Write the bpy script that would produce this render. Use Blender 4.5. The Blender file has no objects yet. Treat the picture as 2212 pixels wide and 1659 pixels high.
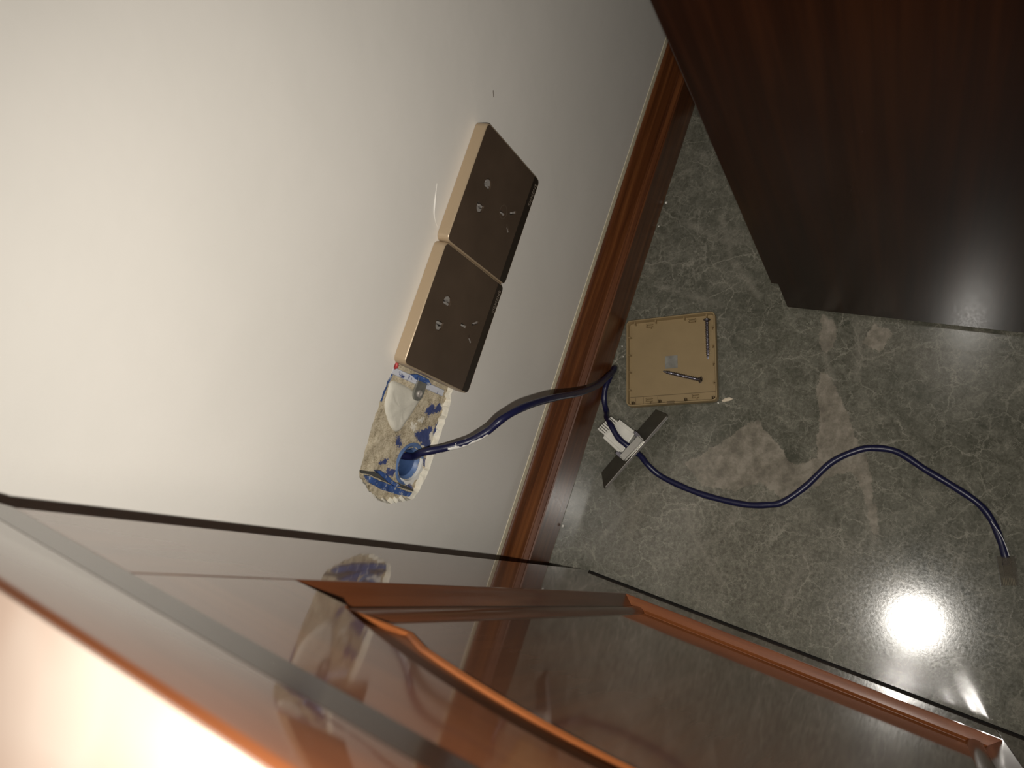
import bpy, bmesh, math, random
import numpy as np
from mathutils import Vector, Matrix, noise
from mathutils.geometry import tessellate_polygon

random.seed(4)
SC = bpy.context.scene
COL = SC.collection
MM = 0.001

# ------------------------------------------------------------------ camera
R = ((0.3138909113600207, -0.8443114722639418, -0.4342932575680527),
     (-0.9435973568191015, -0.22665728041167904, -0.24135141482988384),
     (0.10534003972650088, 0.4855559854845545, -0.8678357338751053))
CAM = Vector((-0.13007777, -0.31874106, 0.71752797))
F_PX = 1712.62
right, up, back = Vector(R[0]), -Vector(R[1]), -Vector(R[2])
cam_rot = Matrix((right, up, back)).transposed().to_4x4()
cd = bpy.data.cameras.new('camera')
cam = bpy.data.objects.new('camera', cd)
COL.objects.link(cam)
cam.matrix_world = Matrix.Translation(CAM) @ cam_rot
cd.sensor_fit = 'HORIZONTAL'
cd.sensor_width = 36.0
cd.lens = F_PX / 2212.0 * 36.0
cd.clip_start = 0.005
cd.clip_end = 20
cd.dof.use_dof = True
cd.dof.focus_distance = 0.64
cd.dof.aperture_fstop = 13.0
SC.camera = cam

# ------------------------------------------------------------------ world
w = bpy.data.worlds.new('dim_room')
SC.world = w
w.use_nodes = True
w.node_tree.nodes['Background'].inputs[0].default_value = (1.0, 0.86, 0.74, 1)
w.node_tree.nodes['Background'].inputs[1].default_value = 0.05

# ------------------------------------------------------------------ the hand-held flash beside the lens
ld = bpy.data.lights.new('phone_flash', 'SPOT')
ld.shadow_soft_size = 0.0035
ld.spot_size = math.radians(120)
ld.spot_blend = 1.0
ld.energy = 8.7
ld.color = (1.0, 0.95, 0.87)
flash = bpy.data.objects.new('phone_flash', ld)
COL.objects.link(flash)
flash.matrix_world = Matrix.Translation((-0.152, -0.334, 0.706)) @ cam_rot

# ------------------------------------------------------------------ view
vs = SC.view_settings
vs.view_transform = 'Standard'
vs.look = 'None'
vs.gamma = 1
vs.use_curve_mapping = False
vs.exposure = 0.0

SC.cycles.blur_glossy = 0.0
SC.cycles.sample_clamp_indirect = 60.0

# ------------------------------------------------------------------ object helpers (all lengths in mm)
def tag(o, label=None, cat=None, group=None, kind=None):
    if label: o['label'] = label
    if cat: o['category'] = cat
    if group: o['group'] = group
    if kind: o['kind'] = kind
    return o

def thing(name, label, cat, loc=(0, 0, 0), rz=0.0, group=None):
    o = bpy.data.objects.new(name, None)
    o.empty_display_size = 0.02
    COL.objects.link(o)
    o.location = Vector(loc) * MM
    o.rotation_euler = (0, 0, rz)
    return tag(o, label, cat, group)

def build(name, bm, mat, parent=None, world=True, smooth=False, angle=None):
    """bm holds mm; world=True: world coordinates, shifted to the (unrotated) parent's origin."""
    off = Vector((0, 0, 0))
    if parent is not None and world:
        p = parent
        while p is not None:
            off += p.location / MM
            p = p.parent
    for v in bm.verts:
        v.co = (v.co - off) * MM
    bmesh.ops.recalc_face_normals(bm, faces=bm.faces[:])
    me = bpy.data.meshes.new(name)
    bm.to_mesh(me)
    bm.free()
    me.materials.append(mat)
    if smooth:
        for p in me.polygons:
            p.use_smooth = True
        if angle:
            try:
                me.set_sharp_from_angle(angle=math.radians(angle))
            except Exception:
                pass
    o = bpy.data.objects.new(name, me)
    COL.objects.link(o)
    if parent is not None:
        o.parent = parent
    return o

def box(bm, lo, hi, bev=0.0, seg=1):
    c = [(a + b) / 2 for a, b in zip(lo, hi)]
    s = [abs(b - a) for a, b in zip(lo, hi)]
    r = bmesh.ops.create_cube(bm, size=1.0)
    vs_ = r['verts']
    for v in vs_:
        v.co = Vector((v.co.x * s[0] + c[0], v.co.y * s[1] + c[1], v.co.z * s[2] + c[2]))
    if bev > 0:
        es = list({e for v in vs_ for e in v.link_edges})
        bmesh.ops.bevel(bm, geom=es, offset=bev, segments=seg, affect='EDGES', profile=0.5)

def obox(bm, centre, ax, ay, az, size, bev=0.0, seg=1):
    """oriented box: axes are unit vectors"""
    r = bmesh.ops.create_cube(bm, size=1.0)
    vs_ = r['verts']
    A, B, C_ = Vector(ax), Vector(ay), Vector(az)
    for v in vs_:
        v.co = Vector(centre) + A * (v.co.x * size[0]) + B * (v.co.y * size[1]) + C_ * (v.co.z * size[2])
    if bev > 0:
        es = list({e for v in vs_ for e in v.link_edges})
        bmesh.ops.bevel(bm, geom=es, offset=bev, segments=seg, affect='EDGES')

def prism(bm, loops, fn, a, b, caps=(True, True), sides=True):
    """2D loops (first outer, rest holes) extruded from a to b; fn(u, v, t) -> 3D point"""
    tris = tessellate_polygon([[Vector((u, v, 0)) for u, v in lp] for lp in loops])
    flat = [p for lp in loops for p in lp]
    va = [bm.verts.new(fn(u, v, a)) for u, v in flat]
    vb = [bm.verts.new(fn(u, v, b)) for u, v in flat]
    for t in tris:
        for on, vv in ((caps[0], va), (caps[1], vb)):
            if on:
                try: bm.faces.new([vv[i] for i in t])
                except ValueError: pass
    if sides:
        k = 0
        for lp in loops:
            n = len(lp)
            for i in range(n):
                j = (i + 1) % n
                bm.faces.new((va[k + i], va[k + j], vb[k + j], vb[k + i]))
            k += n

def rrect(w_, h_, r, n=5, cx=0, cy=0):
    pts = []
    for sx, sy, a0 in ((1, 1, 0), (-1, 1, 90), (-1, -1, 180), (1, -1, 270)):
        for i in range(n + 1):
            a = math.radians(a0 + 90 * i / n)
            pts.append((cx + sx * (w_ / 2 - r) + r * math.cos(a), cy + sy * (h_ / 2 - r) + r * math.sin(a)))
    return pts

def loft(bm, rings, closed=True, cap0=False, cap1=False):
    vr = [[bm.verts.new(p) for p in rg] for rg in rings]
    n = len(vr[0])
    for a, b in zip(vr[:-1], vr[1:]):
        for i in range(n if closed else n - 1):
            j = (i + 1) % n
            bm.faces.new((a[i], a[j], b[j], b[i]))
    if cap0: bm.faces.new(vr[0])
    if cap1: bm.faces.new(vr[-1])
    return vr

def spline(pts, per=10):
    P = [Vector(p) for p in pts]
    P = [P[0] * 2 - P[1]] + P + [P[-1] * 2 - P[-2]]
    out = []
    for i in range(1, len(P) - 2):
        p0, p1, p2, p3 = P[i - 1:i + 3]
        for k in range(per):
            t = k / per
            out.append(0.5 * ((2 * p1) + (p2 - p0) * t + (2 * p0 - 5 * p1 + 4 * p2 - p3) * t * t + (3 * p1 - p0 - 3 * p2 + p3) * t ** 3))
    out.append(P[-2])
    return out

def tube(bm, path, rad, n=14, cap=True):
    rings = []
    nrm = None
    for i, p in enumerate(path):
        t = (path[min(i + 1, len(path) - 1)] - path[max(i - 1, 0)]).normalized()
        if nrm is None:
            nrm = t.orthogonal().normalized()
        nrm = (nrm - t * nrm.dot(t)).normalized()
        bn = t.cross(nrm)
        r = rad(i / (len(path) - 1)) if callable(rad) else rad
        rings.append([p + (nrm * math.cos(2 * math.pi * k / n) + bn * math.sin(2 * math.pi * k / n)) * r for k in range(n)])
    loft(bm, rings, True, cap, cap)

def lathe(bm, prof, fn, n=32, cap0=False, cap1=False):
    """prof: (radius, axial); fn(a, b, axial) -> 3D"""
    loft(bm, [[fn(r * math.cos(2 * math.pi * k / n), r * math.sin(2 * math.pi * k / n), h) for k in range(n)] for r, h in prof], True, cap0, cap1)

def copy_tree(o, parent=None):
    c = o.copy()
    COL.objects.link(c)
    c.parent = parent
    for ch in list(o.children):
        copy_tree(ch, c)
    return c

# ------------------------------------------------------------------ material helpers
class NT:
    def __init__(s, name):
        s.m = bpy.data.materials.new(name)
        s.m.use_nodes = True
        s.t = s.m.node_tree
        s.b = s.t.nodes['Principled BSDF']
    def n(s, typ, **kw):
        nd = s.t.nodes.new('ShaderNode' + typ)
        for k, v in kw.items():
            if k.startswith('i_'):
                nd.inputs[k[2:].replace('_', ' ')].default_value = v
            else:
                setattr(nd, k, v)
        return nd
    def l(s, a, b):
        s.t.links.new(a, b)
    def coord(s, scale=(1, 1, 1), world=True):
        g = s.n('NewGeometry').outputs['Position'] if world else s.n('TexCoord').outputs['Object']
        mp = s.n('Mapping')
        mp.inputs['Scale'].default_value = scale
        s.l(g, mp.inputs['Vector'])
        return mp.outputs['Vector']
    def noise(s, vec, scale, detail=4, rough=0.55, dist=0.0):
        nd = s.n('TexNoise')
        nd.inputs['Scale'].default_value = scale
        nd.inputs['Detail'].default_value = detail
        nd.inputs['Roughness'].default_value = rough
        nd.inputs['Distortion'].default_value = dist
        s.l(vec, nd.inputs['Vector'])
        return nd
    def ramp(s, fac, stops, mode='LINEAR'):
        r = s.n('ValToRGB')
        e = r.color_ramp.elements
        r.color_ramp.interpolation = mode
        while len(e) < len(stops): e.new(0.5)
        for el, (p, c) in zip(e, stops):
            el.position = p
            el.color = (*c, 1) if len(c) == 3 else c
        s.l(fac, r.inputs['Fac'])
        return r.outputs['Color']
    def math(s, op, a, b=None, clamp=False):
        nd = s.n('Math', operation=op, use_clamp=clamp)
        for i, v in enumerate((a, b)):
            if v is None: continue
            if isinstance(v, (int, float)): nd.inputs[i].default_value = v
            else: s.l(v, nd.inputs[i])
        return nd.outputs[0]
    def mix(s, fac, a, b, mode='MIX'):
        nd = s.n('Mix', data_type='RGBA', blend_type=mode)
        for sk, v in ((nd.inputs['Factor'], fac), (nd.inputs['A'], a), (nd.inputs['B'], b)):
            if isinstance(v, (int, float)): sk.default_value = v
            elif isinstance(v, tuple): sk.default_value = (*v, 1)
            else: s.l(v, sk)
        # colour sockets of the Mix node share names with the float ones
        return nd
    def bump(s, h, strength, dist=0.001):
        b = s.n('Bump')
        b.inputs['Strength'].default_value = strength
        b.inputs['Distance'].default_value = dist
        s.l(h, b.inputs['Height'])
        s.l(b.outputs[0], s.b.inputs['Normal'])
    def set(s, **kw):
        for k, v in kw.items():
            sk = s.b.inputs[k.replace('_', ' ')]
            if isinstance(v, tuple) and len(v) == 3: sk.default_value = (*v, 1)
            elif isinstance(v, (int, float)): sk.default_value = v
            else: s.l(v, sk)
        return s

def cmix(nt, fac, a, b, mode='MIX'):
    nd = nt.n('Mix')
    nd.data_type = 'RGBA'
    nd.blend_type = mode
    def put(sk, v):
        if isinstance(v, (int, float)): sk.default_value = v
        elif isinstance(v, tuple): sk.default_value = (*v, 1)
        else: nt.l(v, sk)
    put(nd.inputs[0], fac); put(nd.inputs[6], a); put(nd.inputs[7], b)
    return nd.outputs[2]

def plain(name, col, rough=0.5, metal=0.0, coat=0.0, bump=0.0, bscale=800, var=0.0, vscale=60, spec=0.5):
    m = NT(name)
    v = m.coord(world=False)
    if var > 0:
        f = m.noise(v, vscale, 5).outputs['Fac']
        c = m.ramp(f, [(0.3, tuple(x * (1 - var) for x in col)), (0.7, tuple(min(1, x * (1 + var)) for x in col))])
        m.set(Base_Color=c)
    else:
        m.set(Base_Color=col)
    m.set(Roughness=rough, Metallic=metal, Coat_Weight=coat, Coat_Roughness=0.06, Specular_IOR_Level=spec)
    if bump > 0:
        m.bump(m.noise(v, bscale, 3).outputs['Fac'], bump, 0.0004)
    return m.m

def wood(name, dark, mid, light, axis='z', rough=0.35, coat=1.0, crough=0.05, freq=150, spec=0.5, bump=0.05, civ=1.5):
    m = NT(name)
    s = [freq, freq, freq]
    s['xyz'.index(axis)] = freq / 28
    v = m.coord(tuple(s))
    n1 = m.noise(v, 1.0, 6, 0.6, 0.6).outputs['Fac']
    s2 = [freq * 0.18] * 3
    s2['xyz'.index(axis)] = freq * 0.018
    n2 = m.noise(m.coord(tuple(s2)), 1.0, 3, 0.5, 0.9).outputs['Fac']
    f = m.math('ADD', m.math('MULTIPLY', n1, 0.6), m.math('MULTIPLY', n2, 0.4))
    c = m.ramp(f, [(0.34, dark), (0.5, mid), (0.66, light)])
    m.set(Base_Color=c, Roughness=rough, Coat_Weight=coat, Coat_Roughness=crough, Coat_IOR=civ, Specular_IOR_Level=spec)
    if bump: m.bump(n1, bump, 0.0003)
    return m.m

# ---- surfaces of the place
def wall_paint():
    m = NT('wall_paint')
    v = m.coord()
    f = m.noise(v, 9, 4).outputs['Fac']
    c = m.ramp(f, [(0.3, (0.73, 0.70, 0.645)), (0.7, (0.77, 0.735, 0.68))])
    m.set(Base_Color=c, Roughness=0.42, Specular_IOR_Level=0.45)
    h = m.math('ADD', m.math('MULTIPLY', m.noise(v, 22, 3).outputs['Fac'], 1.0), m.math('MULTIPLY', m.noise(v, 170, 3).outputs['Fac'], 0.12))
    m.bump(h, 0.16, 0.003)
    return m.m

def marble():
    m = NT('floor_marble')
    v = m.coord()
    big = m.noise(v, 13, 5, 0.6, 0.8).outputs['Fac']
    med = m.noise(v, 75, 8, 0.72, 0.9).outputs['Fac']
    fine = m.noise(v, 420, 6, 0.75).outputs['Fac']
    base = m.math('ADD', m.math('MULTIPLY', big, 0.26), m.math('ADD', m.math('MULTIPLY', med, 0.44), m.math('MULTIPLY', fine, 0.30)))
    col = m.ramp(base, [(0.38, (0.060, 0.061, 0.046)), (0.47, (0.105, 0.103, 0.080)), (0.54, (0.150, 0.145, 0.116)), (0.64, (0.25, 0.235, 0.19))])
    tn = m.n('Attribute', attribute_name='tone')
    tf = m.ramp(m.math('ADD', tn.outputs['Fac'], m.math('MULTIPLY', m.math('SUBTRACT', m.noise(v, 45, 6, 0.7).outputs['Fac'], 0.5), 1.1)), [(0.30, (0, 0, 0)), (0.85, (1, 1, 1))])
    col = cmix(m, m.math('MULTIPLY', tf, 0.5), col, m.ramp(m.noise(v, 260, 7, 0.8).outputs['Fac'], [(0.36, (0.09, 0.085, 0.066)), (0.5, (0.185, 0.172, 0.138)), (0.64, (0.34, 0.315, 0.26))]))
    # cell-like brecciation: warped voronoi borders
    wv = m.n('VectorMath', operation='ADD')
    nz = m.noise(v, 60, 6, 0.7)
    sc = m.n('VectorMath', operation='SCALE'); sc.inputs['Scale'].default_value = 0.016
    m.l(nz.outputs['Color'], sc.inputs[0]); m.l(v, wv.inputs[0]); m.l(sc.outputs[0], wv.inputs[1])
    for scale, wdt, amt in ((40, 0.03, 0.60), (95, 0.04, 0.52), (17, 0.014, 0.6), (210, 0.06, 0.42)):
        vo = m.n('TexVoronoi', feature='DISTANCE_TO_EDGE'); vo.inputs['Scale'].default_value = scale
        m.l(wv.outputs[0], vo.inputs['Vector'])
        k = m.ramp(vo.outputs['Distance'], [(0.0, (1, 1, 1)), (wdt, (0, 0, 0))])
        mask = m.ramp(m.noise(v, scale * 0.6, 3).outputs['Fac'], [(0.46, (0, 0, 0)), (0.62, (1, 1, 1))])
        fac = m.math('MULTIPLY', m.math('MULTIPLY', k, mask), amt)
        col = cmix(m, fac, col, (0.36, 0.34, 0.28))
    # pale breccia fragments (signed distance stored on the floor mesh, mm)
    at = m.n('Attribute', attribute_name='patch')
    sd = m.math('ADD', at.outputs['Fac'], m.math('MULTIPLY', m.math('SUBTRACT', m.noise(v, 130, 6, 0.7).outputs['Fac'], 0.5), 11.0))
    pf = m.ramp(m.math('ADD', m.math('MULTIPLY', sd, 0.12), 0.5, True), [(0.42, (0, 0, 0)), (0.54, (1, 1, 1))])
    pcol = m.ramp(m.noise(v, 75, 6, 0.7).outputs['Fac'], [(0.38, (0.17, 0.15, 0.12)), (0.5, (0.25, 0.222, 0.178)), (0.62, (0.34, 0.305, 0.25))])
    col = cmix(m, m.math('MULTIPLY', pf, 0.8), col, pcol)
    # long veins
    av = m.n('Attribute', attribute_name='vein')
    vd = m.math('ADD', av.outputs['Fac'], m.math('MULTIPLY', m.math('SUBTRACT', m.noise(v, 160, 4, 0.6).outputs['Fac'], 0.5), 6.0))
    vabs = m.math('ABSOLUTE', vd)
    vf = m.ramp(m.math('MULTIPLY', vabs, 0.12, True), [(0.0, (1, 1, 1)), (0.10, (0.5, 0.5, 0.5)), (0.5, (0, 0, 0))])
    col = cmix(m, m.math('MULTIPLY', vf, 0.45), col, (0.34, 0.31, 0.26))
    crk = m.ramp(m.math('MULTIPLY', vabs, 0.3, True), [(0.0, (1, 1, 1)), (0.10, (0, 0, 0))])
    col = cmix(m, m.math('MULTIPLY', crk, 0.45), col, (0.05, 0.045, 0.035))
    rg = m.ramp(fine, [(0.3, (0.095, 0.095, 0.095)), (0.7, (0.18, 0.18, 0.18))])
    m.set(Base_Color=col, Roughness=rg, Specular_IOR_Level=0.5)
    m.bump(m.noise(v, 520, 3, 0.7).outputs['Fac'], 0.035, 0.0005)
    return m.m

def mortar():
    m = NT('mortar')
    v = m.coord()
    f = m.math('ADD', m.math('MULTIPLY', m.noise(v, 160, 8, 0.75).outputs['Fac'], 0.45), m.math('MULTIPLY', m.noise(v, 900, 5, 0.8).outputs['Fac'], 0.55))
    col = m.ramp(f, [(0.37, (0.10, 0.08, 0.055)), (0.44, (0.37, 0.305, 0.205)), (0.50, (0.52, 0.445, 0.315)), (0.60, (0.70, 0.62, 0.47))])
    nzz = m.math('MULTIPLY', m.math('SUBTRACT', m.noise(v, 420, 7, 0.8).outputs['Fac'], 0.5), 13.0)
    for nm, cc, am in (('cream', (0.80, 0.76, 0.66), 0.9), ('blue', (0.035, 0.06, 0.20), 0.95)):
        at = m.n('Attribute', attribute_name=nm)
        k = m.ramp(m.math('ADD', m.math('MULTIPLY', m.math('ADD', at.outputs['Fac'], nzz), 0.25), 0.5, True), [(0.46, (0, 0, 0)), (0.56, (1, 1, 1))])
        col = cmix(m, m.math('MULTIPLY', k, am), col, cc)
    m.set(Base_Color=col, Roughness=0.85, Specular_IOR_Level=0.2)
    m.bump(f, 0.45, 0.0008)
    return m.m

def blue_plastic(name, wear=0.5, col=(0.035, 0.085, 0.26)):
    m = NT(name)
    v = m.coord()
    k = m.ramp(m.noise(v, 260, 5, 0.7).outputs['Fac'], [(wear, (0, 0, 0)), (wear + 0.04, (1, 1, 1))])
    c = m.ramp(m.noise(v, 150, 3).outputs['Fac'], [(0.35, tuple(x * 0.7 for x in col)), (0.65, tuple(x * 1.4 for x in col))])
    m.set(Base_Color=cmix(m, k, c, (0.45, 0.47, 0.50)), Roughness=0.45)
    m.bump(m.noise(v, 300, 3).outputs['Fac'], 0.25, 0.0008)
    return m.m

def flecked(name, base, fleck, scale, thr, rough=0.6):
    m = NT(name)
    v = m.coord()
    k = m.ramp(m.noise(v, scale, 5, 0.65).outputs['Fac'], [(thr, (0, 0, 0)), (thr + 0.03, (1, 1, 1))])
    m.set(Base_Color=cmix(m, k, base, fleck), Roughness=rough)
    return m.m

def cable_sheath():
    m = NT('cable_sheath')
    v = m.coord()
    at = m.n('Attribute', attribute_name='paint')
    k = m.ramp(m.math('ADD', at.outputs['Fac'], m.math('MULTIPLY', m.math('SUBTRACT', m.noise(v, 170, 3, 0.5).outputs['Fac'], 0.5), 1.6)), [(0.50, (0, 0, 0)), (0.55, (1, 1, 1))])
    m.set(Base_Color=cmix(m, k, (0.010, 0.011, 0.048), (0.80, 0.78, 0.73)), Roughness=cmix(m, k, (0.36,) * 3, (0.7,) * 3), Specular_IOR_Level=0.5)
    m.bump(m.noise(v, 260, 2).outputs['Fac'], 0.2, 0.0006)
    return m.m

def cloth_mat():
    m = NT('pale_sheet')
    v = m.coord()
    f = m.noise(v, 22, 2, 0.5, 0.2).outputs['Fac']
    m.set(Base_Color=m.ramp(f, [(0.30, (0.34, 0.23, 0.17)), (0.52, (0.48, 0.36, 0.29)), (0.70, (0.54, 0.44, 0.37))]), Roughness=0.7)
    return m.m

M = dict(
    wall=wall_paint(), marble=marble(), mortar=mortar(),
    plaster=plain('plaster_edge', (0.72, 0.68, 0.58), 0.85, bump=0.5, bscale=500, var=0.15, vscale=200, spec=0.2),
    smear=plain('smooth_plaster', (0.66, 0.63, 0.54), 0.7, bump=0.3, bscale=300, var=0.08, vscale=120, spec=0.25),
    base_wood=wood('baseboard_wood', (0.055, 0.016, 0.006), (0.12, 0.038, 0.012), (0.22, 0.078, 0.024), 'x', 0.38, 0.5, 0.2, 190),
    cab_v=wood('lacquered_wood_upright', (0.085, 0.024, 0.008), (0.12, 0.036, 0.011), (0.155, 0.050, 0.015), 'z', 0.45, 1.0, 0.065, 130, bump=0.0, civ=2.2),
    cab_stile=wood('polished_wood_stile', (0.085, 0.024, 0.008), (0.12, 0.036, 0.011), (0.155, 0.050, 0.015), 'z', 0.45, 1.0, 0.05, 130, bump=0.0, civ=2.2),
    cab_h=wood('lacquered_wood_level', (0.085, 0.024, 0.008), (0.12, 0.036, 0.011), (0.155, 0.050, 0.015), 'y', 0.45, 1.0, 0.065, 130, bump=0.0, civ=2.2),
    dark_wood=wood('dark_stained_wood', (0.009, 0.0020, 0.0005), (0.017, 0.0042, 0.0011), (0.029, 0.0080, 0.0022), 'z', 0.5, 0.5, 0.2, 120, spec=0.1, bump=0.12),
    trim_v=wood('trim_wood_upright_dim', (0.070, 0.020, 0.007), (0.10, 0.029, 0.009), (0.135, 0.042, 0.012), 'z', 0.42, 0.8, 0.12, 130, bump=0.0),  # trim wood with the dimmer look of the upright sides put into its colour
    trim_h=wood('trim_wood_level_lit', (0.14, 0.040, 0.011), (0.20, 0.060, 0.016), (0.26, 0.082, 0.022), 'y', 0.5, 0.15, 0.25, 130, spec=0.3, bump=0.0),  # same trim wood, lightened to paint the flash-lit ledge and bead
    shaded_wood=wood('shaded_band_wood', (0.020, 0.008, 0.004), (0.030, 0.012, 0.006), (0.042, 0.017, 0.008), 'y', 0.3, 0.35, 0.12, 130, spec=0.5, bump=0.0),  # cabinet wood darkened, the band's dimness under the top board painted in
    black=plain('dark_gap', (0.012, 0.011, 0.010), 0.8, spec=0.1),
    caulk=plain('old_caulk', (0.66, 0.59, 0.43), 0.5, var=0.06),
    tan=plain('champagne_plastic', (0.44, 0.335, 0.22), 0.36, metal=0.25, bump=0.05, bscale=1500),
    face=plain('brown_faceplate', (0.092, 0.063, 0.043), 0.38, metal=0.2, var=0.12, vscale=40),
    band=plain('dark_brown_band', (0.030, 0.022, 0.016), 0.35, metal=0.2),
    letter=plain('printed_letters', (0.20, 0.165, 0.13), 0.5),
    smudge=plain('worn_ring', (0.12, 0.09, 0.065), 0.5),
    core=plain('socket_core', (0.02, 0.016, 0.013), 0.6),
    steel=plain('plated_steel', (0.40, 0.37, 0.34), 0.42, metal=0.35),
    screw=plain('zinc_screw', (0.30, 0.29, 0.33), 0.30, metal=1.0),
    zinc=plain('dull_zinc', (0.28, 0.28, 0.25), 0.5, metal=0.6, var=0.2, vscale=200),
    moulded=plain('moulded_tan_plastic', (0.31, 0.225, 0.115), 0.45, bump=0.05, bscale=600, var=0.05),
    moulded_dark=plain('moulded_plastic_seam', (0.16, 0.112, 0.056), 0.55),
    foil=plain('grey_foil_sticker', (0.28, 0.275, 0.25), 0.45, metal=0.4, bump=0.4, bscale=220, var=0.25, vscale=150),
    module_white=plain('milky_white_plastic', (0.72, 0.70, 0.64), 0.32, coat=0.3, var=0.08, vscale=110),
    bracket=plain('grey_bracket_plate', (0.10, 0.097, 0.078), 0.42, metal=0.4, var=0.15, vscale=90),
    edge_steel=plain('bright_cut_edge', (0.62, 0.61, 0.57), 0.3, metal=0.8),
    blue_ring=plain('blue_conduit', (0.10, 0.17, 0.34), 0.45, var=0.2, vscale=120),
    blue_shaded=plain('blue_conduit_shaded', (0.035, 0.07, 0.17), 0.4, var=0.2, vscale=120),  # conduit blue with the shade of the bore put into the colour
    gap_grey=plain('gap_shade_grey', (0.07, 0.068, 0.062), 0.8),
    blue_frag=blue_plastic('broken_blue_plastic', 0.56),
    white_box=flecked('white_box_plastic', (0.62, 0.64, 0.70), (0.05, 0.07, 0.22), 170, 0.60),
    white_paint=plain('dried_white_paint', (0.78, 0.77, 0.73), 0.55, bump=0.3, bscale=400),
    red=plain('red_insulation', (0.42, 0.05, 0.05), 0.45),
    cable=cable_sheath(),
    thread=plain('white_rip_cord', (0.6, 0.6, 0.62), 0.7),
    gold=plain('gold_contact', (0.09, 0.075, 0.045), 0.4, metal=0.6),
    chip=plain('cream_chip', (0.70, 0.60, 0.46), 0.7),
    crumb=plain('white_crumb', (0.80, 0.78, 0.72), 0.8),
    dark_mark=plain('dark_scuff', (0.16, 0.14, 0.12), 0.7),
    sheet=cloth_mat(),
)
def clear_plastic():
    m = NT('clear_plug_plastic')
    m.set(Base_Color=(0.16, 0.14, 0.11), Roughness=0.05, IOR=1.5, Alpha=0.32)
    return m.m
M['clear'] = clear_plastic()

# ------------------------------------------------------------------ distance fields for mesh attributes
def seg_dist(P, a, b):
    a, b = np.array(a, float), np.array(b, float)
    d = b - a
    t = np.clip(((P - a) @ d) / (d @ d), 0, 1)
    return np.linalg.norm(P - (a + t[:, None] * d), axis=1)

def poly_sd(P, poly):
    """positive inside"""
    n = len(poly)
    dist = np.full(len(P), 1e9)
    ins = np.zeros(len(P), bool)
    for i in range(n):
        a, b = poly[i], poly[(i + 1) % n]
        dist = np.minimum(dist, seg_dist(P, a, b))
        c = (a[1] > P[:, 1]) != (b[1] > P[:, 1])
        with np.errstate(divide='ignore', invalid='ignore'):
            xi = (b[0] - a[0]) * (P[:, 1] - a[1]) / (b[1] - a[1] + 1e-12) + a[0]
        ins ^= c & (P[:, 0] < xi)
    return np.where(ins, dist, -dist)

def set_attr(ob, name, vals):
    at = ob.data.attributes.new(name, 'FLOAT', 'POINT')
    at.data.foreach_set('value', np.asarray(vals, np.float32))

# ================================================================== THE SETTING
# ---- floor
xs = [-1500, -900, -500, -320] + list(np.arange(-260, 361, 4.0)) + [420, 600, 1000, 1700]
ys = [-2200, -1400, -900, -600] + list(np.arange(-480, 1, 4.0)) + [60]
bm = bmesh.new()
gv = [[bm.verts.new((x, y, 0)) for x in xs] for y in ys]
for j in range(len(ys) - 1):
    for i in range(len(xs) - 1):
        bm.faces.new((gv[j][i], gv[j][i + 1], gv[j + 1][i + 1], gv[j + 1][i]))
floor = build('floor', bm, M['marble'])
tag(floor, 'polished grey veined marble floor with paler angular fragments', None, None, 'structure')
FP = np.array([(x, y) for y in ys for x in xs], float)
patches = [
    [(-71.9, -116.1), (-53.3, -134.8), (-45.7, -143.3), (-28.0, -155.2), (-16.8, -167.6), (-28.7, -181.6), (-36.0, -195.3), (-48.6, -204.4), (-44.4, -213.0), (-35.3, -224.5), (-20.0, -219.7), (-9.2, -220.7), (22.2, -207.4), (41.8, -208.5), (29.6, -220.2), (5.0, -239.9), (-13.1, -249.3), (-24.1, -260.9), (-36.5, -266.9), (-50.9, -272.3), (-82.2, -285.4), (-89.3, -281.9), (-53.0, -265.6), (-38.6, -252.9), (-49.4, -237.0), (-68.1, -222.9), (-77.4, -205.9), (-69.5, -183.7), (-83.1, -166.9), (-87.4, -138.4)],
    [(89.0, -194.8), (86.7, -205.3), (70.9, -213.3), (52.1, -206.5), (63.6, -199.5)],
    [(89.2, -239.2), (84.0, -255.3), (65.8, -248.8), (70.7, -232.6)]]
veins = [
    [(-110.5, -127.1), (-130.0, -140.5), (-144.2, -155.5), (-159.2, -172.6), (-164.0, -178.9)],
    [(-173.7, -232.4), (-143.9, -232.7), (-128.3, -237.2), (-110.6, -236.2)],
    [(-160.8, -61.0), (-122.5, -81.7), (-93.1, -104.7), (-71.9, -116.1)],
    [(-16.7, -251.0), (-45.0, -265.4), (-73.9, -274.9), (-92.3, -284.4)],
    [(85.9, -201.6), (56.2, -205.4), (29.6, -220.2)],
    [(157.8, -45.8), (144.2, -87.5), (145.8, -114.1)],
    [(167.5, -80.7), (127.2, -101.6), (95.9, -137.0)],
    [(87.5, -38.5), (84.9, -77.5), (80.9, -106.1)],
    [(-169.6, -87.7), (-134.7, -85.7), (-106.4, -90.5)],
    [(-89.7, -173.0), (-120.5, -169.5), (-144.9, -147.1), (-161.9, -135.0)],
    [(90.4, -223.8), (62.4, -233.5), (37.8, -237.1)]]
sd = np.full(len(FP), -1e3)
for p in patches: sd = np.maximum(sd, poly_sd(FP, p))
vd = np.full(len(FP), 1e3)
for p in veins:
    for a, b in zip(p[:-1], p[1:]): vd = np.minimum(vd, seg_dist(FP, a, b))
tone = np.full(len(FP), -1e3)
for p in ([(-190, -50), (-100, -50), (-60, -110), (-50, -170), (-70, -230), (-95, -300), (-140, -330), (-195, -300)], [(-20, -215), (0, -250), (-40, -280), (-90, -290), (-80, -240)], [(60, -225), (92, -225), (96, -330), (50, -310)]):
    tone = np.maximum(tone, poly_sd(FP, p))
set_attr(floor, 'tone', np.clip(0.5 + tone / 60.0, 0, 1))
set_attr(floor, 'patch', np.clip(sd, -60, 60))
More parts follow.
